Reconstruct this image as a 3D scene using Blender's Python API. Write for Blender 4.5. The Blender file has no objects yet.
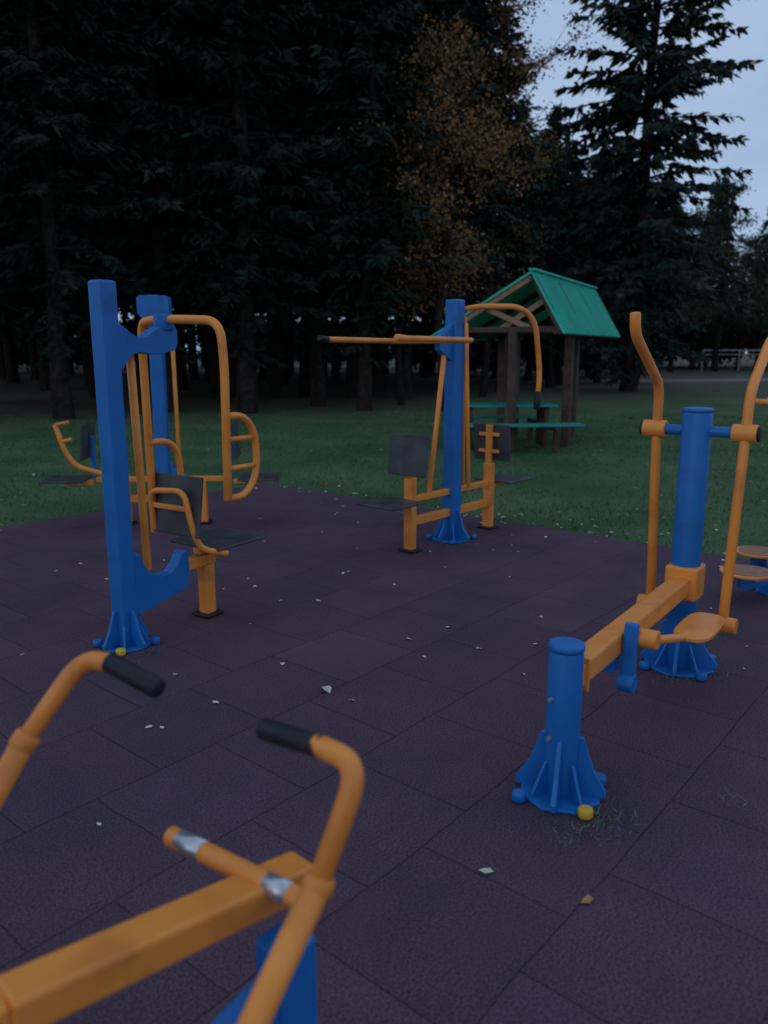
import bpy, bmesh, math, random
import numpy as np
from mathutils import Vector, Matrix, noise
random.seed(7); rng=np.random.default_rng(11)
scene=bpy.context.scene
scene.view_settings.view_transform='Standard'
scene.view_settings.look='None'
scene.view_settings.exposure=0
COL=scene.collection

# ------------------------------------------------------------ materials
def newmat(name):
    m=bpy.data.materials.new(name); m.use_nodes=True
    nt=m.node_tree
    return m,nt,nt.nodes['Principled BSDF']
def noise_mat(name,c1,c2,scale=8,rough=0.8,bump=0.0,bscale=60,detail=6,spec=0.3,rrange=None,coord='Object',c3=None,s3=2.0,objrand=0.0,bdist=0.01,p3=(.52,.68)):
    m,nt,b=newmat(name); N=nt.nodes; L=nt.links
    tc=N.new('ShaderNodeTexCoord')
    n=N.new('ShaderNodeTexNoise'); n.inputs['Scale'].default_value=scale; n.inputs['Detail'].default_value=detail
    L.new(tc.outputs[coord],n.inputs['Vector'])
    r=N.new('ShaderNodeValToRGB'); r.color_ramp.elements[0].position=0.35; r.color_ramp.elements[1].position=0.65
    r.color_ramp.elements[0].color=(*c1,1); r.color_ramp.elements[1].color=(*c2,1)
    L.new(n.outputs['Fac'],r.inputs['Fac'])
    out=r.outputs['Color']
    if c3 is not None:
        n3=N.new('ShaderNodeTexNoise'); n3.inputs['Scale'].default_value=s3; n3.inputs['Detail'].default_value=8
        L.new(tc.outputs[coord],n3.inputs['Vector'])
        r3=N.new('ShaderNodeValToRGB'); r3.color_ramp.elements[0].position=p3[0]; r3.color_ramp.elements[1].position=p3[1]
        L.new(n3.outputs['Fac'],r3.inputs['Fac'])
        mx=N.new('ShaderNodeMixRGB'); L.new(r3.outputs['Color'],mx.inputs['Fac']); L.new(out,mx.inputs['Color1']); mx.inputs['Color2'].default_value=(*c3,1)
        out=mx.outputs['Color']
    if objrand>0:
        oi=N.new('ShaderNodeObjectInfo'); mr=N.new('ShaderNodeMapRange'); mr.inputs['To Min'].default_value=1-objrand; mr.inputs['To Max'].default_value=1+objrand
        L.new(oi.outputs['Random'],mr.inputs['Value'])
        hs=N.new('ShaderNodeHueSaturation'); L.new(mr.outputs['Result'],hs.inputs['Value']); L.new(out,hs.inputs['Color']); out=hs.outputs['Color']
    L.new(out,b.inputs['Base Color'])
    b.inputs['Roughness'].default_value=rough
    b.inputs['Specular IOR Level'].default_value=spec
    if rrange:
        mr=N.new('ShaderNodeMapRange'); mr.inputs['To Min'].default_value=rrange[0]; mr.inputs['To Max'].default_value=rrange[1]
        L.new(n.outputs['Fac'],mr.inputs['Value']); L.new(mr.outputs['Result'],b.inputs['Roughness'])
    if bump>0:
        nb=N.new('ShaderNodeTexNoise'); nb.inputs['Scale'].default_value=bscale; nb.inputs['Detail'].default_value=6
        L.new(tc.outputs[coord],nb.inputs['Vector'])
        bp=N.new('ShaderNodeBump'); bp.inputs['Strength'].default_value=bump; bp.inputs['Distance'].default_value=bdist
        L.new(nb.outputs['Fac'],bp.inputs['Height']); L.new(bp.outputs['Normal'],b.inputs['Normal'])
    return m

M_OR=noise_mat('orange_paint',(0.84,0.27,0.04),(0.90,0.32,0.055),scale=5,rough=0.36,spec=0.4,bump=0.08,bscale=90,c3=(0.68,0.22,0.04),s3=6,rrange=(0.30,0.46))
M_BL=noise_mat('blue_paint',(0.010,0.14,0.43),(0.014,0.165,0.49),scale=5,rough=0.40,spec=0.35,bump=0.08,bscale=90,c3=(0.012,0.11,0.34),s3=5,rrange=(0.34,0.5))
M_BK=noise_mat('black_rubber_grip',(0.012,0.012,0.018),(0.02,0.02,0.028),scale=30,rough=0.45,bump=0.2,bscale=200)
M_GY=noise_mat('dark_grey_panel',(0.045,0.047,0.05),(0.075,0.077,0.08),scale=8,rough=0.42,bump=0.1,bscale=120)
M_ST=noise_mat('worn_steel',(0.5,0.5,0.52),(0.7,0.7,0.72),scale=30,rough=0.35,spec=0.6); M_ST.node_tree.nodes['Principled BSDF'].inputs['Metallic'].default_value=0.8
M_YE=noise_mat('yellow_cap',(0.65,0.38,0.04),(0.7,0.44,0.05),scale=20,rough=0.5)
M_WD=noise_mat('brown_wood',(0.055,0.032,0.024),(0.09,0.055,0.04),scale=9,rough=0.7,bump=0.3,bscale=40)
M_WL=noise_mat('pale_wood',(0.27,0.16,0.09),(0.35,0.21,0.125),scale=9,rough=0.7,bump=0.3,bscale=40)
M_GR=noise_mat('green_roof_paint',(0.015,0.46,0.32),(0.02,0.52,0.38),scale=3,rough=0.5,c3=(0.025,0.38,0.27),s3=2)
M_GT=noise_mat('green_table_paint',(0.02,0.24,0.19),(0.03,0.30,0.23),scale=6,rough=0.5)
M_WH=noise_mat('grey_white_paint',(0.22,0.22,0.23),(0.3,0.3,0.31),scale=6,rough=0.6)
M_BARK=noise_mat('bark',(0.014,0.011,0.010),(0.038,0.029,0.025),scale=7,rough=0.95,bump=0.8,bscale=18,spec=0.1,bdist=0.04)
M_NEED=noise_mat('spruce_needles',(0.010,0.018,0.013),(0.026,0.040,0.028),scale=1.6,rough=0.8,spec=0.15,objrand=0.4)
M_NEEDB=noise_mat('blue_green_needles',(0.018,0.034,0.028),(0.04,0.066,0.050),scale=1.6,rough=0.8,spec=0.15,objrand=0.25)
M_LARCH=noise_mat('autumn_foliage',(0.15,0.075,0.03),(0.30,0.145,0.055),scale=1.3,rough=0.8,spec=0.15,c3=(0.06,0.065,0.032),s3=0.7,p3=(.48,.62))
M_BROAD=noise_mat('broadleaf_foliage',(0.025,0.045,0.028),(0.05,0.075,0.042),scale=1.3,rough=0.8,spec=0.15,c3=(0.10,0.065,0.03),s3=0.7)
M_BLADE=noise_mat('grass_blades',(0.045,0.11,0.042),(0.085,0.17,0.065),scale=1.1,rough=0.75,spec=0.15,c3=(0.11,0.125,0.07),s3=0.8,p3=(.5,.72))
M_LEAF=noise_mat('fallen_leaf',(0.5,0.44,0.33),(0.75,0.72,0.62),scale=3.1,rough=0.7,spec=0.3)
M_LEAFL=noise_mat('fallen_leaf_dull',(0.22,0.20,0.12),(0.36,0.31,0.2),scale=3.1,rough=0.7,spec=0.2)
M_LEAFO=noise_mat('fallen_leaf_orange',(0.4,0.2,0.07),(0.5,0.28,0.12),scale=3.1,rough=0.7,spec=0.3)

def rubber_mat():
    m,nt,b=newmat('rubber_tiles'); N=nt.nodes; L=nt.links
    tc=N.new('ShaderNodeTexCoord')
    wn=N.new('ShaderNodeTexNoise'); wn.inputs['Scale'].default_value=1.7; wn.inputs['Detail'].default_value=3
    L.new(tc.outputs['Object'],wn.inputs['Vector'])
    sub=N.new('ShaderNodeVectorMath'); sub.operation='SUBTRACT'; sub.inputs[1].default_value=(0.5,0.5,0.5); L.new(wn.outputs['Color'],sub.inputs[0])
    sc=N.new('ShaderNodeVectorMath'); sc.operation='SCALE'; sc.inputs['Scale'].default_value=0.045; L.new(sub.outputs[0],sc.inputs[0])
    ad=N.new('ShaderNodeVectorMath'); ad.operation='ADD'; L.new(tc.outputs['Object'],ad.inputs[0]); L.new(sc.outputs[0],ad.inputs[1])
    br=N.new('ShaderNodeTexBrick'); br.offset=0.5; br.inputs['Scale'].default_value=1.0
    br.inputs['Brick Width'].default_value=0.5; br.inputs['Row Height'].default_value=0.5
    br.inputs['Mortar Size'].default_value=0.004; br.inputs['Mortar Smooth'].default_value=0.9; br.inputs['Bias'].default_value=0.0
    br.inputs['Color1'].default_value=(0.080,0.052,0.067,1); br.inputs['Color2'].default_value=(0.094,0.060,0.077,1); br.inputs['Mortar'].default_value=(0.036,0.025,0.032,1)
    L.new(ad.outputs[0],br.inputs['Vector'])
    vo=N.new('ShaderNodeTexNoise'); vo.inputs['Scale'].default_value=140; vo.inputs['Detail'].default_value=4; L.new(tc.outputs['Object'],vo.inputs['Vector'])
    r=N.new('ShaderNodeValToRGB'); r.color_ramp.elements[0].position=0.3; r.color_ramp.elements[1].position=0.7
    r.color_ramp.elements[0].color=(0.42,0.42,0.45,1); r.color_ramp.elements[1].color=(1.6,1.5,1.55,1); L.new(vo.outputs['Fac'],r.inputs['Fac'])
    mu=N.new('ShaderNodeMixRGB'); mu.blend_type='MULTIPLY'; mu.inputs['Fac'].default_value=1; L.new(br.outputs['Color'],mu.inputs['Color1']); L.new(r.outputs['Color'],mu.inputs['Color2'])
    n2=N.new('ShaderNodeTexNoise'); n2.inputs['Scale'].default_value=0.8; n2.inputs['Detail'].default_value=9; n2.inputs['Roughness'].default_value=0.7; L.new(tc.outputs['Object'],n2.inputs['Vector'])
    r2=N.new('ShaderNodeValToRGB'); r2.color_ramp.elements[0].position=0.3; r2.color_ramp.elements[1].position=0.72
    r2.color_ramp.elements[0].color=(0.62,0.72,0.80,1); r2.color_ramp.elements[1].color=(1.4,1.22,1.24,1); L.new(n2.outputs['Fac'],r2.inputs['Fac'])
    mu2=N.new('ShaderNodeMixRGB'); mu2.blend_type='MULTIPLY'; mu2.inputs['Fac'].default_value=1; L.new(mu.outputs[0],mu2.inputs['Color1']); L.new(r2.outputs['Color'],mu2.inputs['Color2'])
    n3=N.new('ShaderNodeTexNoise'); n3.inputs['Scale'].default_value=2.3; n3.inputs['Detail'].default_value=6; L.new(tc.outputs['Object'],n3.inputs['Vector'])
    r3=N.new('ShaderNodeValToRGB'); r3.color_ramp.elements[0].position=0.56; r3.color_ramp.elements[1].position=0.78; L.new(n3.outputs['Fac'],r3.inputs['Fac'])
    m3=N.new('ShaderNodeMath'); m3.operation='MULTIPLY'; m3.inputs[1].default_value=0.45; L.new(r3.outputs['Color'],m3.inputs[0])
    mx=N.new('ShaderNodeMixRGB'); L.new(m3.outputs[0],mx.inputs['Fac']); L.new(mu2.outputs[0],mx.inputs['Color1']); mx.inputs['Color2'].default_value=(0.14,0.04,0.055,1)
    L.new(mx.outputs[0],b.inputs['Base Color'])
    b.inputs['Roughness'].default_value=0.85; b.inputs['Specular IOR Level'].default_value=0.2
    bp=N.new('ShaderNodeBump'); bp.inputs['Strength'].default_value=0.5; bp.inputs['Distance'].default_value=0.004; L.new(vo.outputs['Fac'],bp.inputs['Height'])
    inv=N.new('ShaderNodeMath'); inv.operation='SUBTRACT'; inv.inputs[0].default_value=1; L.new(br.outputs['Fac'],inv.inputs[1])
    bp2=N.new('ShaderNodeBump'); bp2.inputs['Strength'].default_value=0.4; bp2.inputs['Distance'].default_value=0.01; L.new(inv.outputs[0],bp2.inputs['Height']); L.new(bp.outputs['Normal'],bp2.inputs['Normal'])
    L.new(bp2.outputs['Normal'],b.inputs['Normal'])
    return m
M_RUB=rubber_mat()

def ground_mat():
    m,nt,b=newmat('lawn'); N=nt.nodes; L=nt.links
    tc=N.new('ShaderNodeTexCoord')
    def nz(s,d=6):
        n=N.new('ShaderNodeTexNoise'); n.inputs['Scale'].default_value=s; n.inputs['Detail'].default_value=d; L.new(tc.outputs['Object'],n.inputs['Vector']); return n
    n=nz(0.7,8); r=N.new('ShaderNodeValToRGB'); r.color_ramp.elements[0].position=0.35; r.color_ramp.elements[1].position=0.68
    r.color_ramp.elements[0].color=(0.045,0.105,0.042,1); r.color_ramp.elements[1].color=(0.11,0.165,0.075,1); L.new(n.outputs['Fac'],r.inputs['Fac'])
    f=nz(45,4); rf=N.new('ShaderNodeValToRGB'); rf.color_ramp.elements[0].color=(0.6,0.6,0.6,1); rf.color_ramp.elements[1].color=(1.4,1.4,1.35,1); rf.color_ramp.elements[0].position=.3; rf.color_ramp.elements[1].position=.7
    L.new(f.outputs['Fac'],rf.inputs['Fac'])
    mu=N.new('ShaderNodeMixRGB'); mu.blend_type='MULTIPLY'; mu.inputs['Fac'].default_value=1; L.new(r.outputs[0],mu.inputs['Color1']); L.new(rf.outputs[0],mu.inputs['Color2'])
    sx=N.new('ShaderNodeSeparateXYZ'); L.new(tc.outputs['Object'],sx.inputs[0])
    n4=nz(0.35,5); k=N.new('ShaderNodeMath'); k.operation='MULTIPLY_ADD'; k.inputs[1].default_value=10; L.new(n4.outputs['Fac'],k.inputs[0])
    kx=N.new('ShaderNodeMath'); kx.operation='MULTIPLY_ADD'; kx.inputs[1].default_value=-0.45; L.new(sx.outputs['X'],kx.inputs[0]); L.new(sx.outputs['Y'],kx.inputs[2]); L.new(kx.outputs[0],k.inputs[2])
    mr=N.new('ShaderNodeMapRange'); mr.inputs['From Min'].default_value=21; mr.inputs['From Max'].default_value=32; L.new(k.outputs[0],mr.inputs['Value'])
    mx=N.new('ShaderNodeMixRGB'); L.new(mr.outputs[0],mx.inputs['Fac']); L.new(mu.outputs[0],mx.inputs['Color1'])
    n5=nz(9,8); r5=N.new('ShaderNodeValToRGB'); r5.color_ramp.elements[0].color=(0.05,0.055,0.036,1); r5.color_ramp.elements[1].color=(0.15,0.135,0.095,1); r5.color_ramp.elements[0].position=.35; r5.color_ramp.elements[1].position=.68; L.new(n5.outputs['Fac'],r5.inputs['Fac'])
    L.new(r5.outputs[0],mx.inputs['Color2'])
    L.new(mx.outputs[0],b.inputs['Base Color']); b.inputs['Roughness'].default_value=0.9; b.inputs['Specular IOR Level'].default_value=0.15
    bp=N.new('ShaderNodeBump'); bp.inputs['Strength'].default_value=1; bp.inputs['Distance'].default_value=0.03; L.new(f.outputs['Fac'],bp.inputs['Height']); L.new(bp.outputs['Normal'],b.inputs['Normal'])
    return m
M_LAWN=ground_mat()

# ------------------------------------------------------------ mesh helpers
def mkobj(name,verts,faces,mat,parent=None,smooth=False,bevel=0.0):
    me=bpy.data.meshes.new(name); me.from_pydata([tuple(v) for v in verts],[],faces); me.update()
    if mat: me.materials.append(mat)
    if smooth:
        for p in me.polygons: p.use_smooth=True
    o=bpy.data.objects.new(name,me); COL.objects.link(o)
    if parent: o.parent=parent
    if bevel>0:
        md=o.modifiers.new('bev','BEVEL'); md.width=bevel; md.segments=2; md.limit_method='ANGLE'; md.angle_limit=math.radians(40)
    return o
def empty(name,loc=(0,0,0),rz=0):
    e=bpy.data.objects.new(name,None); COL.objects.link(e); e.location=loc; e.rotation_euler=(0,0,math.radians(rz)); e.empty_display_size=0.2
    return e
def box(name,c,s,mat,parent=None,rot=None,bevel=0.006):
    x,y,z=[k/2 for k in s]
    vs=[Vector(v) for v in [(-x,-y,-z),(x,-y,-z),(x,y,-z),(-x,y,-z),(-x,-y,z),(x,-y,z),(x,y,z),(-x,y,z)]]
    if rot is not None: vs=[rot@v for v in vs]
    vs=[v+Vector(c) for v in vs]
    return mkobj(name,vs,[(0,3,2,1),(4,5,6,7),(0,1,5,4),(1,2,6,5),(2,3,7,6),(3,0,4,7)],mat,parent,bevel=bevel)
def beam(name,p0,p1,w,h,mat,parent=None,bevel=0.006):
    p0=Vector(p0);p1=Vector(p1); d=p1-p0; L=d.length; y=d.normalized()
    up=Vector((0,0,1)) if abs(y.z)<0.95 else Vector((1,0,0))
    x=y.cross(up).normalized(); z=x.cross(y)
    R=Matrix((x,y,z)).transposed()
    return box(name,(p0+p1)/2,(w,L,h),mat,parent,rot=R,bevel=bevel)
def roundpath(pts,r=0.06,n=6):
    pts=[Vector(p) for p in pts]; out=[pts[0]]
    for i in range(1,len(pts)-1):
        a,b,c=pts[i-1],pts[i],pts[i+1]
        ra=min(r,(a-b).length*0.48); rc=min(r,(c-b).length*0.48)
        s=b+(a-b).normalized()*ra; e=b+(c-b).normalized()*rc
        for k in range(n+1):
            t=k/n; out.append((1-t)**2*s+2*t*(1-t)*b+t*t*e)
    out.append(pts[-1]); return out
def tube(name,pts,rad,mat,parent=None,cr=0.06,seg=14,dome=True):
    P=roundpath(pts,cr) if len(pts)>2 else [Vector(p) for p in pts]
    R=[rad]*len(P)
    if dome:
        d0=(P[1]-P[0]).normalized(); d1=(P[-1]-P[-2]).normalized(); q=rad
        P=[P[0]-d0*q*0.28,P[0]-d0*q*0.2]+P+[P[-1]+d1*q*0.2,P[-1]+d1*q*0.28]; R=[R[0]*0.55,R[0]*0.88]+R+[R[-1]*0.88,R[-1]*0.55]
    verts=[];faces=[]; prev=None
    for i,p in enumerate(P):
        if i==0: t=P[1]-P[0]
        elif i==len(P)-1: t=P[-1]-P[-2]
        else: t=(P[i+1]-P[i]).normalized()+(P[i]-P[i-1]).normalized()
        t.normalize()
        if prev is None: u=t.orthogonal().normalized()
        else: u=(prev-t*prev.dot(t)).normalized()
        prev=u; v=t.cross(u)
        for k in range(seg):
            a=2*math.pi*k/seg; verts.append(p+(u*math.cos(a)+v*math.sin(a))*R[i])
    n=len(P)
    for i in range(n-1):
        for k in range(seg):
            k2=(k+1)%seg; faces.append((i*seg+k,i*seg+k2,(i+1)*seg+k2,(i+1)*seg+k))
    faces.append(tuple(range(seg))[::-1]); faces.append(tuple((n-1)*seg+k for k in range(seg)))
    return mkobj(name,verts,faces,mat,parent,smooth=True)
def cyl(name,p0,p1,r,mat,parent=None,seg=24,bevel=0.004,r2=None):
    p0=Vector(p0);p1=Vector(p1);t=(p1-p0).normalized();u=t.orthogonal().normalized();v=t.cross(u)
    r2=r if r2 is None else r2
    vs=[];
    for p,rr in ((p0,r),(p1,r2)):
        for k in range(seg):
            a=2*math.pi*k/seg; vs.append(p+(u*math.cos(a)+v*math.sin(a))*rr)
    fs=[(k,(k+1)%seg,seg+(k+1)%seg,seg+k) for k in range(seg)]+[tuple(range(seg))[::-1],tuple(range(seg,2*seg))]
    o=mkobj(name,vs,fs,mat,parent,bevel=bevel)
    for p in o.data.polygons:
        if len(p.vertices)==4: p.use_smooth=True
    return o
def plate(name,poly,thick,mat,parent,origin=(0,0,0),ang=0,bevel=0.004):
    ca,sa=math.cos(math.radians(ang)),math.sin(math.radians(ang)); n=len(poly); vs=[]
    for s in (-thick/2,thick/2):
        for a,z in poly: vs.append((origin[0]+a*ca-s*sa,origin[1]+a*sa+s*ca,origin[2]+z))
    fs=[tuple(range(n))[::-1],tuple(range(n,2*n))]+[(i,(i+1)%n,n+(i+1)%n,n+i) for i in range(n)]
    return mkobj(name,vs,fs,mat,parent,bevel=bevel)
def base_flange(par,x,y,rp,tag,h=0.2,ext=0.09,off=45,yellow=None,mat=None):
    mat=mat or M_BL
    R=rp+ext
    cyl('base_plate_'+tag,(x,y,0.002),(x,y,0.014),R-.01,mat,par,seg=8,bevel=0.003)
    for i in range(4):
        a=off+90*i
        plate(f'gusset_{tag}_{i}',[(rp*0.8,0.012),(R,0.012),(R,0.035),(rp*1.0+0.05,h*.5),(rp*1.0+0.014,h),(rp*0.8,h)],0.016,mat,par,(x,y,0),a,bevel=0.002)
        plate(f'rib_{tag}_{i}',[(rp*0.8,0.012),(R*.8,0.012),(rp*1.0+0.008,h*.6),(rp*0.8,h*.6)],0.012,mat,par,(x,y,0),a+45,bevel=0.002)
        b=math.radians(a+40); bx,by=x+math.cos(b)*(R+.005),y+math.sin(b)*(R+.005)
        cyl(f'bolt_cap_{tag}_{i}',(bx,by,0.002),(bx,by,0.036),0.025,(M_YE if yellow==i else mat),par,seg=16,bevel=0.008)

# ------------------------------------------------------------ ground
g=mkobj('ground',[(-250,-60,-0.02),(250,-60,-0.02),(250,400,-0.02),(-250,400,-0.02)],[(0,1,2,3)],M_LAWN)
pav=mkobj('rubber_pavement',[(-13,-14,-0.03),(0,-14,-0.03),(0,0,-0.03),(-13,0,-0.03),(-13,-14,0),(0,-14,0),(0,0,0),(-13,0,0)],
          [(0,3,2,1),(4,5,6,7),(0,1,5,4),(1,2,6,5),(2,3,7,6),(3,0,4,7)],M_RUB)
pav.location=(-1.37,8.97,0); pav.rotation_euler=(0,0,math.radians(50))
A=np.array([math.cos(math.radians(50)),math.sin(math.radians(50))]); Bn=np.array([-A[1],A[0]])
C=np.array([-1.37,8.97])
def in_rubber(x,y,m=0.0):
    a=(x-C[0])*A[0]+(y-C[1])*A[1]; b=(x-C[0])*Bn[0]+(y-C[1])*Bn[1]
    return (a<m) and (b<m) and a>-13 and b>-14
M_PATH=noise_mat('asphalt_path',(0.13,0.13,0.135),(0.17,0.17,0.175),scale=3,rough=0.85)
mkobj('park_path',[(6,37,-0.014),(70,50,-0.014),(70,55,-0.014),(6,41,-0.014)],[(0,1,2,3)],M_PATH)

# ------------------------------------------------------------ grass
def blades(name,n,xr,yr,h0,h1,test,mat,w=0.006):
    V=[];F=[];c=0
    for _ in range(n):
        y=yr[0]+(yr[1]-yr[0])*random.random()**1.5; x=random.uniform(*xr)
        if not test(x,y): continue
        h=random.uniform(h0,h1)*(.75+.6*noise.noise((x*.8,y*.8,1))); a=random.random()*6.28; lx,ly=random.gauss(0,.45)*h,random.gauss(0,.45)*h
        ww=w*(0.6+y*0.07)
        dx,dy=math.cos(a)*ww,math.sin(a)*ww
        V+= [(x-dx,y-dy,-0.02),(x+dx,y+dy,-0.02),(x+lx,y+ly,-0.02+h)]; F.append((c,c+1,c+2)); c+=3
    return mkobj(name,V,F,mat)
blades('grass',80000,(-9,13),(4.6,19),0.015,0.055,lambda x,y:(not in_rubber(x,y,0.02+.06*noise.noise((x*2,y*2,0)))) and abs(x)<y*0.62+1,M_BLADE)
V=[];F=[];c=0
for (tx,ty,n,s) in [(0.71,2.33,170,.06),(0.62,2.23,90,.07),(1.17,2.46,14,.03),(1.22,2.40,10,.03),(-1.45,3.72,60,.05),(-1.2,3.75,40,.05),(.5,6.05,60,.09),(1.35,3.42,40,.07),(1.6,3.5,40,.06)]:
    for _ in range(n):
        x=tx+random.gauss(0,s); y=ty+random.gauss(0,s*.7); h=random.uniform(.008,.022); a=random.random()*6.28
        lx,ly=random.gauss(0,1)*h,random.gauss(0,1)*h; dx,dy=math.cos(a)*.0022,math.sin(a)*.0022
        V+=[(x-dx,y-dy,0),(x+dx,y+dy,0),(x+lx,y+ly,h)];F.append((c,c+1,c+2));c+=3
mkobj('weeds',V,F,noise_mat('weed_blades',(0.09,0.13,0.07),(0.18,0.21,0.13),scale=9,rough=.8))

# ------------------------------------------------------------ fallen leaves
def leaves(name,pts,mat):
    V=[];F=[];c=0
    for (x,y,z,s) in pts:
        a=random.random()*6.28; ca,sa=math.cos(a),math.sin(a); cu=random.uniform(.05,.25)*s; tl=random.gauss(0,.12)
        prof=[(-.5,0,0),(-.25,.26,1),(.1,.33,1),(.5,0,.4),(.12,-.3,1),(-.25,-.24,1)]
        idx=[]
        for (u,v,k) in prof:
            u*=s;v*=s*random.uniform(.7,1.1); zz=z+0.004+k*cu*abs(random.gauss(.6,.4))+max(0,tl*u)
            V.append((x+u*ca-v*sa,y+u*sa+v*ca,zz)); idx.append(c); c+=1
        V.append((x,y,z+0.004)); ctr=c; c+=1
        for i in range(6): F.append((idx[i],idx[(i+1)%6],ctr))
    return mkobj(name,V,F,mat)
P1=[(-.26,3.3,0,.075),(-.14,3.2,0,.035),(.30,2.05,0,.045),(-.73,3.18,0,.035),(.13,3.95,0,.04),(.2,3.7,0,.03),(-.4,4.6,0,.045),(-.28,5.2,0,.04),(-.9,2.95,0,.03)]
P2=[(.563,1.924,0,.045),(-.62,1.75,0,.045)]
for _ in range(110):
    x=random.uniform(-4,3.6); y=2.2+6.6*random.random()**.8
    if in_rubber(x,y,-.05): P1.append((x,y,0,random.uniform(.018,.042)))
for _ in range(80):
    t=random.uniform(0,6.5); o=random.gauss(0,.25)
    x,y=C-Bn*t+A*o*-1; P1.append((x,y,0 if in_rubber(x,y) else -.01,random.uniform(.025,.05)))
P3=[];P4=[];P5=[]
for _ in range(1900):
    y=5+15*random.random()**1.2; x=random.uniform(-10,13)
    if abs(x)<y*.6+1 and not in_rubber(x,y,.03):
        if noise.noise((x*.35,y*.35,3))+random.random()*.5>.2:
            q=random.random(); (P3 if q<.18 else P5 if q<.75 else P4).append((x,y,0.003,random.uniform(.025,.05)))
leaves('fallen_leaves',P1+P3,M_LEAF); leaves('fallen_leaves.001',P2+P4,M_LEAFO); leaves('fallen_leaves.002',P5,M_LEAFL)

# ------------------------------------------------------------ 1. chest press (front left)
e=empty('chest_press_machine',(-1.335,3.87,0),-33.4)
box('column',(0,0,0.915),(.095,.10,1.82),M_BL,e,bevel=.014)
base_flange(e,0,0,.055,'col',h=.2,ext=.085,off=0,yellow=3)
plate('upper_bracket',[(.04,1.40),(.075,1.425),(.12,1.475),(.17,1.49),(.24,1.48),(.30,1.48),(.40,1.50),(.42,1.53),(.42,1.60),(.40,1.63),(.33,1.625),(.27,1.60),(.22,1.57),(.17,1.56),(.12,1.585),(.08,1.615),(.04,1.62)],.07,M_BL,e,(0,0,0),90)
plate('lower_bracket',[(.04,.15),(.28,.19),(.40,.22),(.42,.25),(.42,.41),(.40,.425),(.37,.41),(.34,.36),(.29,.325),(.22,.325),(.15,.36),(.11,.42),(.09,.47),(.04,.49)],.07,M_BL,e,(0,0,0),90)
cyl('pivot_top',(0,.36,1.60),(0,.36,1.68),.05,M_BL,e)
tube('support_rod',[(-.03,.16,1.5),(-.03,.19,.36)],.021,M_OR,e)
for s,t in ((1,'right'),(-1,'left')):
    k=.36 if s>0 else .22
    tube('press_arm_'+t,[(0,.36,1.655),(s*.1,.37,1.655),(s*k,.40,1.645),(s*(k+.012),.41,1.45),(s*k,.41,.74 if s>0 else .50)],.0225,M_OR,e,cr=.09)
    if s>0:
        tube('d_handle_'+t,[(s*k,.41,1.17),(s*k,.54,1.17),(s*k,.63,1.08),(s*k,.64,.86),(s*k,.55,.745),(s*k,.41,.745)],.019,M_OR,e,cr=.09)
        tube('rung_a_'+t,[(s*k,.41,1.05),(s*k,.625,1.05)],.014,M_OR,e,dome=False)
        tube('rung_b_'+t,[(s*k,.41,.90),(s*k,.63,.90)],.014,M_OR,e,dome=False)
    else:
        tube('d_handle_'+t,[(s*k,.41,1.0),(s*k,.54,1.0),(s*k,.62,.92),(s*k,.62,.70),(s*k,.54,.6),(s*k,.41,.58)],.019,M_OR,e,cr=.09)
Rb=Matrix.Rotation(math.radians(-8),3,'X')
box('backrest',(-.06,.42,.67),(.42,.016,.33),M_GY,e,rot=Rb,bevel=.006)
tube('backrest_loop',[(-.20,.395,.52),(-.21,.385,.74),(.06,.385,.76),(.10,.385,.60),(.12,.42,.44),(.20,.55,.40)],.017,M_OR,e,cr=.07)
box('backrest_frame_c',(-.05,.39,.66),(.28,.02,.03),M_OR,e)
box('seat_pad',(0,.68,.43),(.40,.38,.016),M_GY,e,bevel=.006)
box('seat_beam',(0,.50,.335),(.06,.26,.06),M_OR,e)
box('seat_carrier',(0,.62,.395),(.06,.22,.04),M_OR,e)
box('seat_leg',(0,.575,.155),(.07,.07,.30),M_OR,e)
box('seat_foot',(0,.575,.012),(.13,.13,.02),M_BK,e)

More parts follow.
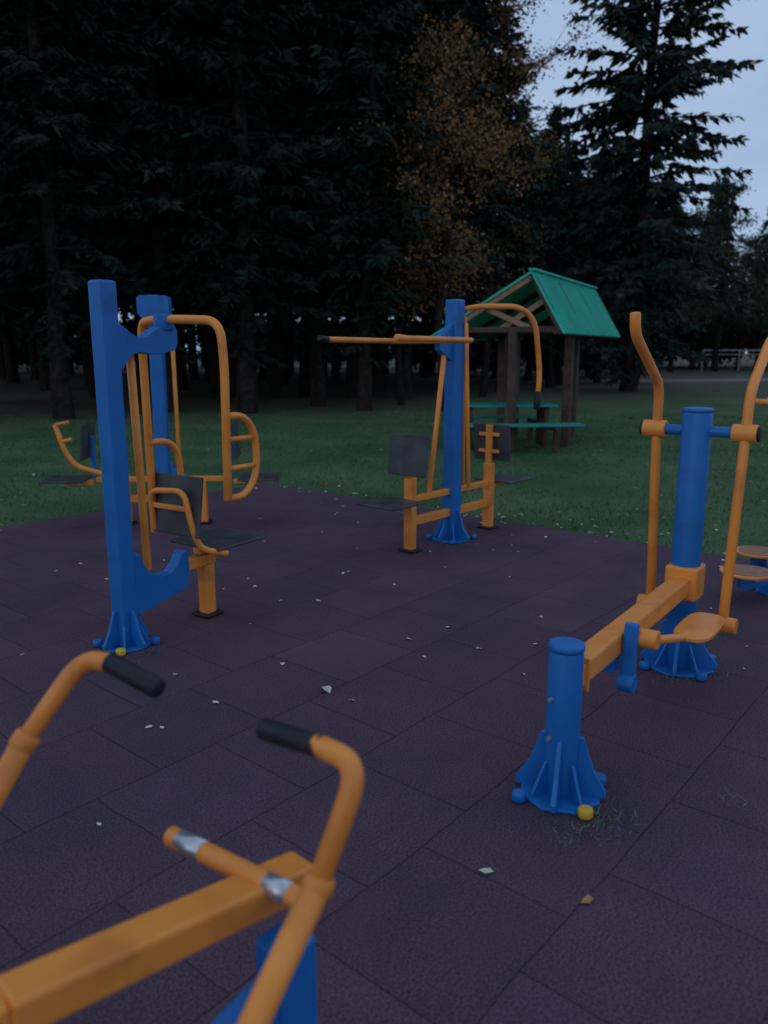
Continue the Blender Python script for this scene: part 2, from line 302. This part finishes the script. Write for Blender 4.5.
# ------------------------------------------------------------ 2/3. double seated machines
def double_machine(name,loc,rz,half,kind):
    e=empty(name,loc,rz)
    H=1.88 if kind=='lat' else 1.95
    box('column',(0,0,H/2),(.115,.115,H),M_BL,e,bevel=.016)
    base_flange(e,0,0,.065,'col',h=.24,ext=.11,off=0)
    if kind=='lat':
        plate('column_bracket',[(-.22,1.5),(-.06,1.42),(.06,1.42),(.16,1.5),(.16,1.6),(.06,1.7),(-.06,1.7),(-.22,1.6)],.05,M_BL,e,(0,0,0),90)
    else:
        plate('column_bracket',[(-.13,1.8),(-.06,1.72),(.06,1.72),(.13,1.8),(.13,1.93),(.1,1.945),(-.1,1.945),(-.13,1.93)],.14,M_BL,e,(0,0,0),90)
        plate('foot_bracket',[(.04,.3),(.30,.3),(.33,.34),(.2,.42),(.1,.5),(.04,.58)],.07,M_BL,e,(0,0,0),90)
    lh=half if kind=='lat' else .33
    box('lower_beam',(0,0,.23),(.055,2*lh,.06),M_OR,e)
    box('upper_beam',(0.0,0,.40),(.045,2*half*.96,.045),M_OR,e)
    for s,t in ((-1,'near'),(1,'far')):
        box('seat_leg_'+t,(0,s*lh,.29 if kind=='lat' else .20),(.075,.065,.55 if kind=='lat' else .37),M_OR,e)
        box('seat_foot_'+t,(0,s*lh,.012),(.14,.12,.02),M_BK,e)
        if kind=='lat':
            box('back_post_'+t,(0,s*(half-.01),.72),(.06,.03,.34),M_OR,e)
            for q in (-.07,.07): box(f'back_slat_{t}_{q}',(0,s*(half-.012),.74+q),(.2,.024,.03),M_OR,e)
        else: box('back_post_'+t,(0,s*(half-.01),.60),(.04,.03,.36),M_BL,e)
        box('backrest_'+t,(0,s*(half+.03),.74),(.36,.02,.31),M_GY,e,rot=Matrix.Rotation(math.radians(6*s),3,'X'),bevel=.008)
        box('seat_pad_'+t,(0,s*(half+.23),.405),(.37,.36,.016),M_GY,e,bevel=.006)
        box('seat_carrier_'+t,(0,s*(half+.13),.375),(.05,.26,.04),M_OR,e)
    tube('link_rod_far',[(0,.13,1.75),(0,.14,.42)],.018,M_OR,e)
    if kind=='lat':
        tube('link_rod_near',[(0,-.13,1.48),(0,-.30,.42)],.02,M_OR,e)
        tube('link_rod_side',[(.07,.05,1.7),(.09,.10,.42)],.016,M_OR,e)
        tube('cross_tube',[(-.35,-.33,1.57),(.35,-.33,1.57)],.022,M_OR,e)
        tube('carrier',[(0,0,1.6),(0,-.33,1.57)],.026,M_OR,e)
        for s,t in ((1,'a'),(-1,'b')):
            tube('press_bar_'+t,[(s*.35,-.28,1.57),(s*.35,-1.05,1.575)],.020,M_OR,e)
            tube('press_grip_'+t,[(s*.35,-1.03,1.575),(s*.35,-1.11,1.58)],.0225,M_BK if s<0 else M_OR,e)
            tube('pull_arm_'+t,[(0,.05,1.80),(s*.12,.12,1.83),(s*.36,.36,1.83),(s*.40,.52,1.72),(s*.41,.60,1.32),(s*.41,.58,1.15)],.021,M_OR,e,cr=.1)
            tube('pull_grip_'+t,[(s*.41,.585,1.17),(s*.41,.57,1.04)],.026,M_BK,e)
    else:
        tube('side_handle_a',[(.16,-.30,.42),(.24,-.50,.50),(.26,-.66,.55),(.27,-.74,.68),(.27,-.80,.90)],.021,M_OR,e,cr=.1)
        tube('side_rung_a',[(.27,-.79,.90),(.27,-.69,.92)],.016,M_OR,e)
        tube('side_rung_b',[(.27,-.76,.76),(.27,-.68,.78)],.016,M_OR,e)
    return e
double_machine('lat_pull_machine',(.545,6.22,0),-41,.53,'lat')
double_machine('leg_press_machine',(-1.92,6.8,0),-86,.6,'leg')

# ------------------------------------------------------------ 4. ski walker (right)
e=empty('ski_walker_machine',(1.427,3.6,0),-36.1)
cyl('main_post',(0,0,0),(0,0,1.225),.066,M_BL,e,seg=36)
cyl('post_cap',(0,0,1.223),(0,0,1.245),.068,M_BL,e,seg=36,bevel=.008)
base_flange(e,0,0,.066,'main',h=.22,ext=.11,off=10)
cyl('stub_post',(0,-1.39,0),(0,-1.39,.525),.058,M_BL,e,seg=36)
cyl('stub_cap',(0,-1.39,.523),(0,-1.39,.55),.061,M_BL,e,seg=36,bevel=.009)
base_flange(e,0,-1.39,.058,'stub',h=.22,ext=.095,off=105,yellow=2)
for z in (.22,.36):
    cyl(f'stub_bolt_{int(z*100)}',(-.02,-1.435,z),(-.026,-1.455,z),.008,M_WH,e,seg=8,bevel=.001)
box('main_beam',(0,-.62,.42),(.085,1.44,.085),M_OR,e,bevel=.01)
box('beam_flange',(0,-1.315,.42),(.11,.012,.12),M_OR,e,bevel=.003)
box('post_collar',(0,0,.43),(.15,.15,.16),M_OR,e,bevel=.012)
cyl('axle',(-.24,0,1.14),(.25,0,1.14),.024,M_BL,e)
for s,t in ((-1,'left'),(1,'right')):
    o_=.02 if s<0 else 0
    cyl('hub_'+t,(s*.155+o_,0,1.14),(s*.26+o_,0,1.14),.040,M_OR,e)
    cyl('hub_cap_'+t,(s*.26+o_,0,1.14),(s*.272+o_,0,1.14),.034,M_BK,e)
tube('arm_left',[(-.17,.06,.26),(-.18,0,1.14),(-.18,.0,1.34),(-.18,-.38,1.565),(-.18,-.395,1.65)],.0225,M_OR,e,cr=.07)
tube('arm_right',[(.21,-.12,.28),(.21,0,1.14),(.21,.02,1.32),(.21,.33,1.54),(.21,.45,1.57)],.0225,M_OR,e,cr=.07)
cyl('foot_pivot_left',(-.23,.06,.27),(-.12,.06,.27),.036,M_OR,e)
cyl('foot_pivot_right',(.14,-.12,.29),(.27,-.12,.29),.036,M_OR,e)
for s,t,y0,z in ((1,'right',-.36,.33),(-1,'left',.24,.24)):
    n=20; poly=[]
    for k in range(n):
        a=2*math.pi*k/n; cx=math.copysign(abs(math.cos(a))**.6,math.cos(a))*.08; cy=math.copysign(abs(math.sin(a))**.6,math.sin(a))*.19
        poly.append((s*.17+cx,y0+cy))
    vs=[(x,y,z) for x,y in poly]+[(x,y,z+.018) for x,y in poly]
    mkobj('pedal_'+t,vs,[tuple(range(n))[::-1],tuple(range(n,2*n))]+[(i,(i+1)%n,n+(i+1)%n,n+i) for i in range(n)],M_OR,e,bevel=.004)
tube('link_bar_right',[(.12,-.90,.43),(.15,-.5,.33),(.2,-.15,.30)],.018,M_OR,e,cr=.1)
tube('link_bar_left',[(-.02,-.2,.36),(-.15,.0,.27),(-.17,.15,.235)],.018,M_OR,e,cr=.1)
cyl('crank_roller',(.05,-.93,.45),(.165,-.93,.45),.036,M_OR,e)
beam('crank_lever',(.075,-.96,.51),(.075,-.98,.25),.026,.055,M_BL,e,bevel=.01)
cyl('crank_boss',(.045,-.98,.28),(.105,-.98,.28),.036,M_BL,e)
box('crank_housing',(0,-.96,.345),(.06,.08,.07),M_BL,e)

# ------------------------------------------------------------ 5. waist twister (right edge)
e=empty('waist_twister_machine',(2.50,4.78,0),0)
cyl('post',(0,0,0),(0,0,1.2),.06,M_BL,e,seg=32); cyl('post_cap',(0,0,1.198),(0,0,1.22),.064,M_BL,e,seg=32)
base_flange(e,0,0,.06,'post',h=.2,ext=.1,off=20)
M_TR=noise_mat('disc_tread',(.30,.15,.09),(.38,.2,.12),scale=30,rough=.7,bump=.3,bscale=80)
for i,a in enumerate((208,328,88)):
    ar=math.radians(a); dx,dy=math.cos(ar)*.33,math.sin(ar)*.33
    beam(f'disc_arm_{i}',(0,0,.09),(dx,dy,.09),.05,.04,M_BL,e)
    cyl(f'disc_hub_{i}',(dx,dy,.08),(dx,dy,.17),.05,M_BL,e)
    cyl(f'disc_rim_{i}',(dx,dy,.168),(dx,dy,.185),.155,M_OR,e,seg=36)
    cyl(f'disc_top_{i}',(dx,dy,.184),(dx,dy,.19),.13,M_TR,e,seg=36,bevel=.001)
    tube(f'handle_{i}',[(0,0,1.02),(dx*.5,dy*.5,1.06),(dx*.8-dy*.25,dy*.8+dx*.25,1.2),(dx*.8+dy*.35,dy*.8-dx*.35,1.2)],.018,M_OR,e,cr=.05)

# ------------------------------------------------------------ 6. rider machine in the foreground
e=empty('rider_machine',(0,0,0),0)
beam('main_beam',(-.155,1.345,.517),(-.536,.938,.596),.075,.062,M_OR,e,bevel=.008)
beam('rear_beam',(-.531,.943,.594),(-.86,.70,.60),.075,.062,M_OR,e,bevel=.008)
tube('foot_bar',[(-.42,1.395,.560),(-.135,1.205,.56)],.020,M_OR,e,seg=18)
tube('worn_sleeve_a',[(-.40,1.382,.5605),(-.345,1.345,.5605)],.0203,M_ST,e,dome=False,seg=18)
tube('worn_sleeve_b',[(-.21,1.255,.5605),(-.165,1.225,.5605)],.0203,M_ST,e,dome=False,seg=18)
tube('handlebar_right',[(-.11,1.189,.866),(-.036,1.118,.870),(-.102,1.079,.689)],.0185,M_OR,e,cr=.06,seg=20)
tube('sleeve_right',[(-.0985,1.081,.698),(-.106,1.075,.68)],.0255,M_OR,e,seg=20)
tube('stem_right',[(-.103,1.078,.688),(-.19,.935,.560),(-.25,.84,.44)],.0225,M_OR,e,cr=.04,seg=20)
tube('grip_right',[(-.208,1.271,.852),(-.100,1.181,.866)],.0195,M_BK,e,seg=20)
tube('handlebar_left',[(-.515,1.408,.917),(-.585,1.440,.915),(-.683,1.382,.773)],.0185,M_OR,e,cr=.06,seg=20)
tube('sleeve_left',[(-.678,1.385,.78),(-.69,1.377,.762)],.0255,M_OR,e,seg=20)
tube('stem_left',[(-.684,1.381,.772),(-.76,1.29,.62),(-.78,1.05,.44)],.0225,M_OR,e,cr=.04,seg=20)
tube('grip_left',[(-.418,1.36,.888),(-.522,1.411,.918)],.0195,M_BK,e,seg=20)
cyl('axle',(-.24,.83,.44),(-.79,1.06,.44),.022,M_BL,e)
RZ=Matrix.Rotation(math.radians(-43),3,'Z')
box('pedestal',(-.18,1.255,.235),(.08,.085,.43),M_BL,e,rot=RZ,bevel=.008)
plate('pedestal_gusset',[(0,.02),(.40,.02),(.40,.10),(.14,.36),(0,.40)],.05,M_BL,e,(-.18,1.25,0),225)
box('pedestal_foot',(-.23,1.19,.012),(.3,.5,.02),M_BL,e,rot=RZ,bevel=.004)
box('rear_leg',(-.70,.80,.28),(.08,.08,.56),M_BL,e,rot=RZ)
box('saddle',(-.84,.72,.66),(.26,.3,.05),M_GY,e,rot=Matrix.Rotation(math.radians(-50),3,'Z'),bevel=.02)

# ------------------------------------------------------------ 7. picnic shelter
e=empty('picnic_shelter',(2.11,11.7,0),-27.4)
def slab(name,quad,th,mat,par):
    q=[Vector(p) for p in quad]; n=(q[1]-q[0]).cross(q[3]-q[0]).normalized()*th
    vs=q+[p+n for p in q]
    return mkobj(name,vs,[(0,1,2,3),(7,6,5,4),(0,4,5,1),(1,5,6,2),(2,6,7,3),(3,7,4,0)],mat,par)
Rz=2.62
slab('roof_right',[(0,0,Rz),(.52,0,1.74),(.52,3.9,1.74),(0,3.9,Rz)],-.03,M_GR,e)
slab('roof_left',[(0,3.9,Rz),(-1.6,3.9,1.70),(-1.6,0,1.70),(0,0,Rz)],-.03,M_GR,e)
box('ridge_cap',(.0,1.95,Rz+.012),(.10,3.92,.03),M_GR,e)
for i in range(26):
    y=.08+i*.15
    beam(f'roof_rib_{i}',(.02,y,Rz-.012),(.535,y,1.738),.03,.014,M_GR,e,bevel=.003)
for i,y in enumerate((.06,1.25,2.5,3.8)):
    beam(f'rafter_left_{i}',(-.02,y,Rz-.09),(-1.55,y,1.66),.05,.09,M_WL if i==0 else M_WD,e)
    beam(f'rafter_right_{i}',(.02,y,Rz-.10),(.46,y,1.74),.05,.09,M_WD,e)
for i,y in enumerate((.1,1.25,2.5)):
    beam(f'tie_beam_{i}',(-1.3,y,1.80),(.42,y,1.80),.05,.08,M_WD,e)
beam('brace_a',(-.85,.16,2.16),(-.05,.16,1.82),.05,.08,M_WL,e)
beam('brace_b',(-.5,.22,1.82),(.12,.22,2.2),.05,.08,M_WL,e)
beam('ridge_beam',(-.0,0,Rz-.1),(0,3.85,Rz-.1),.06,.1,M_WD,e)
for i,(x,y) in enumerate(((-.28,.12),(.28,1.2),(-.72,1.6),(-1.3,2.6),(.0,2.7))):
    box(f'post_{i}',(x,y,.88),(.13,.13,1.76),M_WD,e,bevel=.008)
beam('side_plate_left',(-1.35,.05,1.74),(-1.35,3.8,1.74),.07,.1,M_WD,e)
beam('side_plate_right',(.36,.05,1.78),(.36,3.8,1.78),.07,.1,M_WD,e)
e2=empty('picnic_table',(1.95,12.0,0),4)
for i in range(4): box(f'table_board_{i}',(0,.25+i*.17,.66),(1.5,.155,.035),M_GT,e2)
for k,y in enumerate((-.25,1.25)):
    for j in range(2): box(f'bench_board_{k}{j}',(0.15,y+j*.17,.40),(1.75,.155,.035),M_GT,e2)
for x in (-.6,.6):
    box(f'trestle_{x}',(x,.5,.33),(.07,.5,.63),M_WD,e2); box(f'trestle_low_{x}',(x,.5,.345),(.06,1.8,.07),M_WD,e2)
    for y in (-.2,1.3): box(f'bench_leg_{x}_{y}',(x+.03,y+.03,.19),(.07,.07,.38),M_WD,e2)

# ------------------------------------------------------------ trees
def conifer_mesh(name,H,r0,cs,CR,seed,whorl=.42,nb=6,tw=26,matn=None,sparse=0.0,twl=(.25,.6),droop=.35,shape=0.8,fat=(.10,.19),up=0.0,lowf=1.0):
    rg=np.random.default_rng(seed); V=[];F=[];MI=[]
    seg=9; K=12; bx=rg.normal(0,.10,K+1).cumsum()*.4; by=rg.normal(0,.10,K+1).cumsum()*.4
    bx-=bx[0];by-=by[0]
    for i in range(K+1):
        t=i/K; r=r0*(1-t)**.85+.015+(r0*.35 if i==0 else 0)
        for k in range(seg):
            a=2*math.pi*k/seg; V.append((bx[i]+math.cos(a)*r,by[i]+math.sin(a)*r,H*t))
    for i in range(K):
        for k in range(seg): F.append((i*seg+k,i*seg+(k+1)%seg,(i+1)*seg+(k+1)%seg,(i+1)*seg+k)); MI.append(0)
    def axis(z):
        f=min(max(z/H*K,0),K-1e-3); i=int(f); u=f-i
        return bx[i]*(1-u)+bx[i+1]*u, by[i]*(1-u)+by[i+1]*u
    z=cs*.55
    while z<H-.15:
        t=(z-cs)/(H-cs); ax,ay=axis(z)
        low=t<0
        n=max(2,int(nb*(1 if not low else .5)+rg.integers(-1,2)))
        for _ in range(n):
            if rg.random()<sparse: continue
            zz=z+rg.uniform(-.2,.2)
            a=rg.random()*6.283; tt=max(t,0)
            L=CR*((1-tt)**shape)*rg.uniform(.5,1.15)*(min(1,.55+tt*3))+.15
            if low: L*=.6
            dirx,diry=math.cos(a),math.sin(a)
            rise=rg.uniform(-.1,.25)+tt*.35+up
            S=5; pts=[]
            for s in range(S+1):
                u=s/S; pts.append((ax+dirx*L*u,ay+diry*L*u,zz+L*(rise*u-droop*u*u*(1-.5*tt))+ (0.06*L*max(0,u-.7)*3)))
            b0=len(V)
            for s,p in enumerate(pts):
                rr=max(.004,.012*L*(1-s/S)+.004)
                for k in range(3):
                    aa=2*math.pi*k/3; V.append((p[0]-diry*math.cos(aa)*rr,p[1]+dirx*math.cos(aa)*rr,p[2]+math.sin(aa)*rr))
            for s in range(S):
                for k in range(3): F.append((b0+s*3+k,b0+s*3+(k+1)%3,b0+(s+1)*3+(k+1)%3,b0+(s+1)*3+k)); MI.append(0)
            m=int(tw*(.4+L/CR)*(.35*lowf if low else 1))
            for j in range(m):
                u=rg.uniform(.06,1.0)**.8; f=u*S; i=min(int(f),S-1); q=f-i
                px=pts[i][0]*(1-q)+pts[i+1][0]*q; py=pts[i][1]*(1-q)+pts[i+1][1]*q; pz=pts[i][2]*(1-q)+pts[i+1][2]*q
                side=rg.choice([-1,1]); sw=rg.uniform(.35,1.1); fw=rg.uniform(.3,1.0)
                tx=dirx*fw-diry*side*sw; ty=diry*fw+dirx*side*sw; tz=rg.uniform(-.95,.15)+up
                nn=math.sqrt(tx*tx+ty*ty+tz*tz); tx/=nn;ty/=nn;tz/=nn
                l=rg.uniform(*twl)*(1.1-.5*u)*(.6+.5*L/CR); w=l*rg.uniform(*fat)
                rx,ry,rz_=rg.normal(size=3); cxx=ty*rz_-tz*ry; cyy=tz*rx-tx*rz_; czz=tx*ry-ty*rx; cn=math.sqrt(cxx*cxx+cyy*cyy+czz*czz)+1e-6
                cxx*=w/cn;cyy*=w/cn;czz*=w/cn
                b=len(V)
                V.append((px,py,pz)); V.append((px+tx*l*.45+cxx,py+ty*l*.45+cyy,pz+tz*l*.45+czz)); V.append((px+tx*l,py+ty*l,pz+tz*l-.05*l)); V.append((px+tx*l*.45-cxx,py+ty*l*.45-cyy,pz+tz*l*.45-czz))
                F.append((b,b+1,b+2,b+3)); MI.append(1)
        z+=whorl*rg.uniform(.75,1.25)*(1-.35*max(t,0))
    me=bpy.data.meshes.new(name); me.from_pydata(V,[],F); me.materials.append(M_BARK); me.materials.append(matn or M_NEED)
    me.polygons.foreach_set('material_index',MI); me.update()
    return me
def leafy_mesh(name,H,r0,cs,CR,seed,matn,nlimb=34,clumps=12,lv=46,ls=.11):
    rg=np.random.default_rng(seed); V=[];F=[];MI=[]
    def seg_tube(p,q,r,s):
        p=np.array(p);q=np.array(q);d=q-p;d/=np.linalg.norm(d)+1e-9
        u=np.cross(d,[.3,.9,.1]);u/=np.linalg.norm(u)+1e-9;v=np.cross(d,u);b=len(V)
        for c_,rr in ((p,r),(q,s)):
            for k in range(6):
                a=k*math.pi/3; w=c_+(u*math.cos(a)+v*math.sin(a))*rr; V.append(tuple(w))
        for k in range(6): F.append((b+k,b+(k+1)%6,b+6+(k+1)%6,b+6+k));MI.append(0)
    pts=[np.array([0,0,0.])]
    for i in range(8): pts.append(pts[-1]+np.array([rg.normal(0,.1),rg.normal(0,.1),H*.92/8]))
    for i in range(8): seg_tube(pts[i],pts[i+1],r0*(1-i/8.6)+.01,r0*(1-(i+1)/8.6)+.01)
    for _ in range(nlimb):
        t=rg.uniform(cs/H,.97); f=t*8; i=min(int(f),7); p=pts[i]*(1-(f-i))+pts[i+1]*(f-i)
        tt=(t-cs/H)/(1-cs/H); L=CR*(math.sin(math.pi*min(.97,tt*.8+.22))**.6)*rg.uniform(.6,1.1); a=rg.random()*6.283
        q=p+np.array([math.cos(a)*L*.55,math.sin(a)*L*.55,L*rg.uniform(.2,.5)]); e_=q+np.array([math.cos(a+.3)*L*.5,math.sin(a+.3)*L*.5,L*rg.uniform(-.05,.4)])
        seg_tube(p,q,r0*.28*(1.1-tt),r0*.14); seg_tube(q,e_,r0*.14,.008)
        for c_ in range(clumps):
            u=rg.uniform(.3,1.05); ctr=(p+(q-p)*u*2 if u<.5 else q+(e_-q)*(u-.5)*2)+rg.normal(0,.22,3)
            if rg.random()<.5: seg_tube(q if u>.5 else p+(q-p)*.5,ctr,.012,.004)
            cr=rg.uniform(.18,.45)
            for k in range(lv):
                o=rg.normal(0,cr*.55,3); d=rg.normal(0,1,3); d/=np.linalg.norm(d); w=np.cross(d,rg.normal(0,1,3)); w/=np.linalg.norm(w)+1e-9; s=ls*rg.uniform(.6,1.2); b=len(V); x=ctr+o
                V.extend([tuple(x),tuple(x+d*s*.5+w*s*.35),tuple(x+d*s),tuple(x+d*s*.5-w*s*.35)]);F.append((b,b+1,b+2,b+3));MI.append(1)
    me=bpy.data.meshes.new(name); me.from_pydata(V,[],F); me.materials.append(M_BARK); me.materials.append(matn)
    me.polygons.foreach_set('material_index',MI); me.update(); return me
def place(name,me,x,y,rz=None,s=1.0,parent=None):
    o=bpy.data.objects.new(name,me); COL.objects.link(o); o.location=(x,y,-.03); o.rotation_euler=(0,0,random.random()*6.28 if rz is None else rz); o.scale=(s,s,s*random.uniform(.93,1.07) if rz is None else s)
    if parent: o.parent=parent
    return o
spr=[conifer_mesh(f'spruce_m{i}',h,r,cs,cr,20+i,tw=40,nb=8,whorl=.38,twl=(.25,.58),fat=(.09,.2),lowf=1.6) for i,(h,r,cs,cr) in enumerate([(20,.20,2.7,2.9),(19,.17,3.0,2.7),(21,.20,2.4,3.1),(18,.15,2.8,2.4)])]
far=[conifer_mesh(f'forest_m{i}',h,r,cs,cr,120+i,tw=15,nb=6,whorl=.6,twl=(.5,1.0),fat=(.14,.26)) for i,(h,r,cs,cr) in enumerate([(24,.17,4.2,2.8),(22,.15,4.6,2.5),(25,.19,3.8,3.0)])]
sprB=[conifer_mesh(f'spruceb_m{i}',h,r,cs,cr,40+i,tw=34,nb=6,matn=M_NEEDB) for i,(h,r,cs,cr) in enumerate([(19,.18,2.8,2.6),(13,.15,2.0,2.2)])]
pine=conifer_mesh('tall_spruce_m',22,.26,1.6,4.2,77,whorl=.52,nb=8,tw=64,sparse=.12,twl=(.3,.75),droop=.38,shape=.5,matn=M_NEEDB,fat=(.12,.24),lowf=2)
low=[conifer_mesh(f'low_m{i}',h,.16,1.0,2.8,60+i,tw=18,nb=6,whorl=.5,matn=M_NEEDB,fat=(.14,.26),twl=(.4,.85)) for i,h in enumerate((12,14))]
larch=[leafy_mesh(f'larch_m{i}',h,.13,2.4,cr,80+i,M_LARCH,nlimb=nl,clumps=8,lv=24,ls=.11) for i,(h,cr,nl) in enumerate(((9.5,2.0,30),(15,2.6,38)))]
broad=[leafy_mesh(f'broad_m{i}',h,.2,1.8,cr,90+i,M_BROAD,nlimb=36,clumps=9,lv=26,ls=.17) for i,(h,cr) in enumerate(((10,3.0),(13,3.4)))]
bush=leafy_mesh('bush_m',3.6,.08,.2,2.6,201,M_BROAD,nlimb=30,clumps=8,lv=16,ls=.30)

near=[(-13.5,17.5,0),(-10.2,18.6,2),(-7.2,17.8,1),(-5.4,20,0),(-8.8,21.5,3),(-3.4,19.6,2),(-1.8,22.0,1),(-.5,20.4,3),(.6,25,0),(-4.8,24,1),(-12,23,2)]
for x,y,i in near: place('spruce_tree',spr[i],x,y)
place('spruce_tree',sprB[0],2.5,27); place('spruce_tree',sprB[1],4.4,30); place('spruce_tree',sprB[0],-1.0,26)
place('larch_tree',larch[0],1.5,20.3); place('larch_tree',larch[1],3.3,26.5); place('larch_tree',larch[0],.5,22.5,s=.9)
place('broadleaf_tree',broad[0],6.9,33,s=.95); place('broadleaf_tree',broad[1],5.6,36,s=.95)
place('pine_tree',pine,9.2,30,rz=.5,s=1.0)
fo=empty('distant_forest')
cnt=0; used=[]
for _ in range(4000):
    if cnt>80: break
    x=random.uniform(-38,6); y=random.uniform(26,56)
    if x> 3.2+ (y-25)*.05: continue
    if abs(x)>y*.6+3: continue
    if any((x-a)**2+(y-b)**2<4 for a,b in used): continue
    used.append((x,y))
    place(f'forest_tree_{cnt}',random.choice(far),x,y,s=random.uniform(.85,1.1),parent=fo); cnt+=1
for (x,y,i,s) in [(7.2,40,0,.95),(8.8,44,1,.95),(11,42,0,1.0),(13.2,46,1,.95),(10.4,50,1,1.1),(6.4,46,1,1.0),(12.6,55,1,1.15),(10.0,37.5,0,.85),(8,36.5,0,.85),(14.8,58,1,1.1),(12.0,38,0,.7)]:
    place(f'forest_low_{x}',low[i],x,y,s=s,parent=fo)
for k,(x,y) in enumerate([(16,50),(12,47),(20,56),(24,58),(28,60),(9.5,48)]): place(f'forest_broad_{k}',random.choice(broad),x,y,s=random.uniform(.85,1.1),parent=fo)
for k in range(44):
    x=random.uniform(14,58); y=random.uniform(62,82)
    place(f'forest_far_{k}',random.choice(low+broad),x,y,s=random.uniform(.9,1.15)*(y/68),parent=fo)
for k in range(16):
    x=-48+k*3.6+random.uniform(-1,1); place(f'forest_back_{k}',random.choice(far),x,66+random.uniform(-4,6),s=1.15,parent=fo)
# undergrowth along the far side of the wood
for k in range(46):
    x=-52+k*2.7+random.uniform(-1,1)
    if k%9==4: continue
    place(f'undergrowth_{k}',bush,x,70+random.uniform(-3,3),s=random.uniform(.85,1.35),parent=fo)
for k in range(22):
    x=random.uniform(-34,8); place(f'undergrowth_mid_{k}',bush,x,random.uniform(46,60),s=random.uniform(.5,.9),parent=fo)

e=empty('park_railing',(23,58,0),0)
for i in range(7): box(f'rail_post_{i}',(i*2.8,i*.35,.75),(.08,.08,1.5),M_WH,e,bevel=0)
beam('rail_top',(0,0,1.5),(18,2.25,1.5),.06,.10,M_WH,e,bevel=0); beam('rail_mid',(0,0,1.2),(18,2.25,1.2),.05,.06,M_WH,e,bevel=0)

# ------------------------------------------------------------ light: overcast dusk
w=bpy.data.worlds.new("World"); scene.world=w; w.use_nodes=True
N=w.node_tree.nodes; L=w.node_tree.links; bg=N['Background']
sky=N.new('ShaderNodeTexSky'); sky.sky_type='NISHITA'; sky.sun_disc=False
SE,SR=math.radians(12),math.radians(215)
sky.sun_elevation=SE; sky.sun_rotation=SR; sky.air_density=1.2; sky.dust_density=1.0; sky.ozone_density=2.0
tc=N.new('ShaderNodeTexCoord'); cn=N.new('ShaderNodeTexNoise'); cn.inputs['Scale'].default_value=2.2; cn.inputs['Detail'].default_value=6
mp=N.new('ShaderNodeMapping'); mp.inputs['Scale'].default_value=(1,1,3); L.new(tc.outputs['Generated'],mp.inputs['Vector']); L.new(mp.outputs[0],cn.inputs['Vector'])
cr=N.new('ShaderNodeValToRGB'); cr.color_ramp.elements[0].position=.3; cr.color_ramp.elements[1].position=.7
cr.color_ramp.elements[0].color=(4.7,6.5,9.8,1); cr.color_ramp.elements[1].color=(6.4,8.2,11.2,1); L.new(cn.outputs['Fac'],cr.inputs['Fac'])
mx=N.new('ShaderNodeMixRGB'); mx.inputs['Fac'].default_value=.88; L.new(sky.outputs[0],mx.inputs['Color1']); L.new(cr.outputs[0],mx.inputs['Color2'])
L.new(mx.outputs[0],bg.inputs['Color']); bg.inputs['Strength'].default_value=0.072
sd=bpy.data.lights.new('sun','SUN'); sd.energy=0.12; sd.angle=math.radians(30); sd.color=(1,.95,.9)
so=bpy.data.objects.new('sun',sd); COL.objects.link(so)
dv=Vector((math.sin(SR)*math.cos(SE),math.cos(SR)*math.cos(SE),math.sin(SE)))
so.rotation_euler=dv.to_track_quat('Z','Y').to_euler()

# ------------------------------------------------------------ camera
cd=bpy.data.cameras.new('camera'); cam=bpy.data.objects.new('camera',cd); COL.objects.link(cam)
cam.location=(0,0,1.5); cam.rotation_euler=(math.radians(90-11.6),0,0)
cd.sensor_width=36; cd.lens=27.7; cd.clip_start=.05; cd.clip_end=1000
cd.dof.use_dof=True; cd.dof.focus_distance=3.8; cd.dof.aperture_fstop=2.2
scene.camera=cam
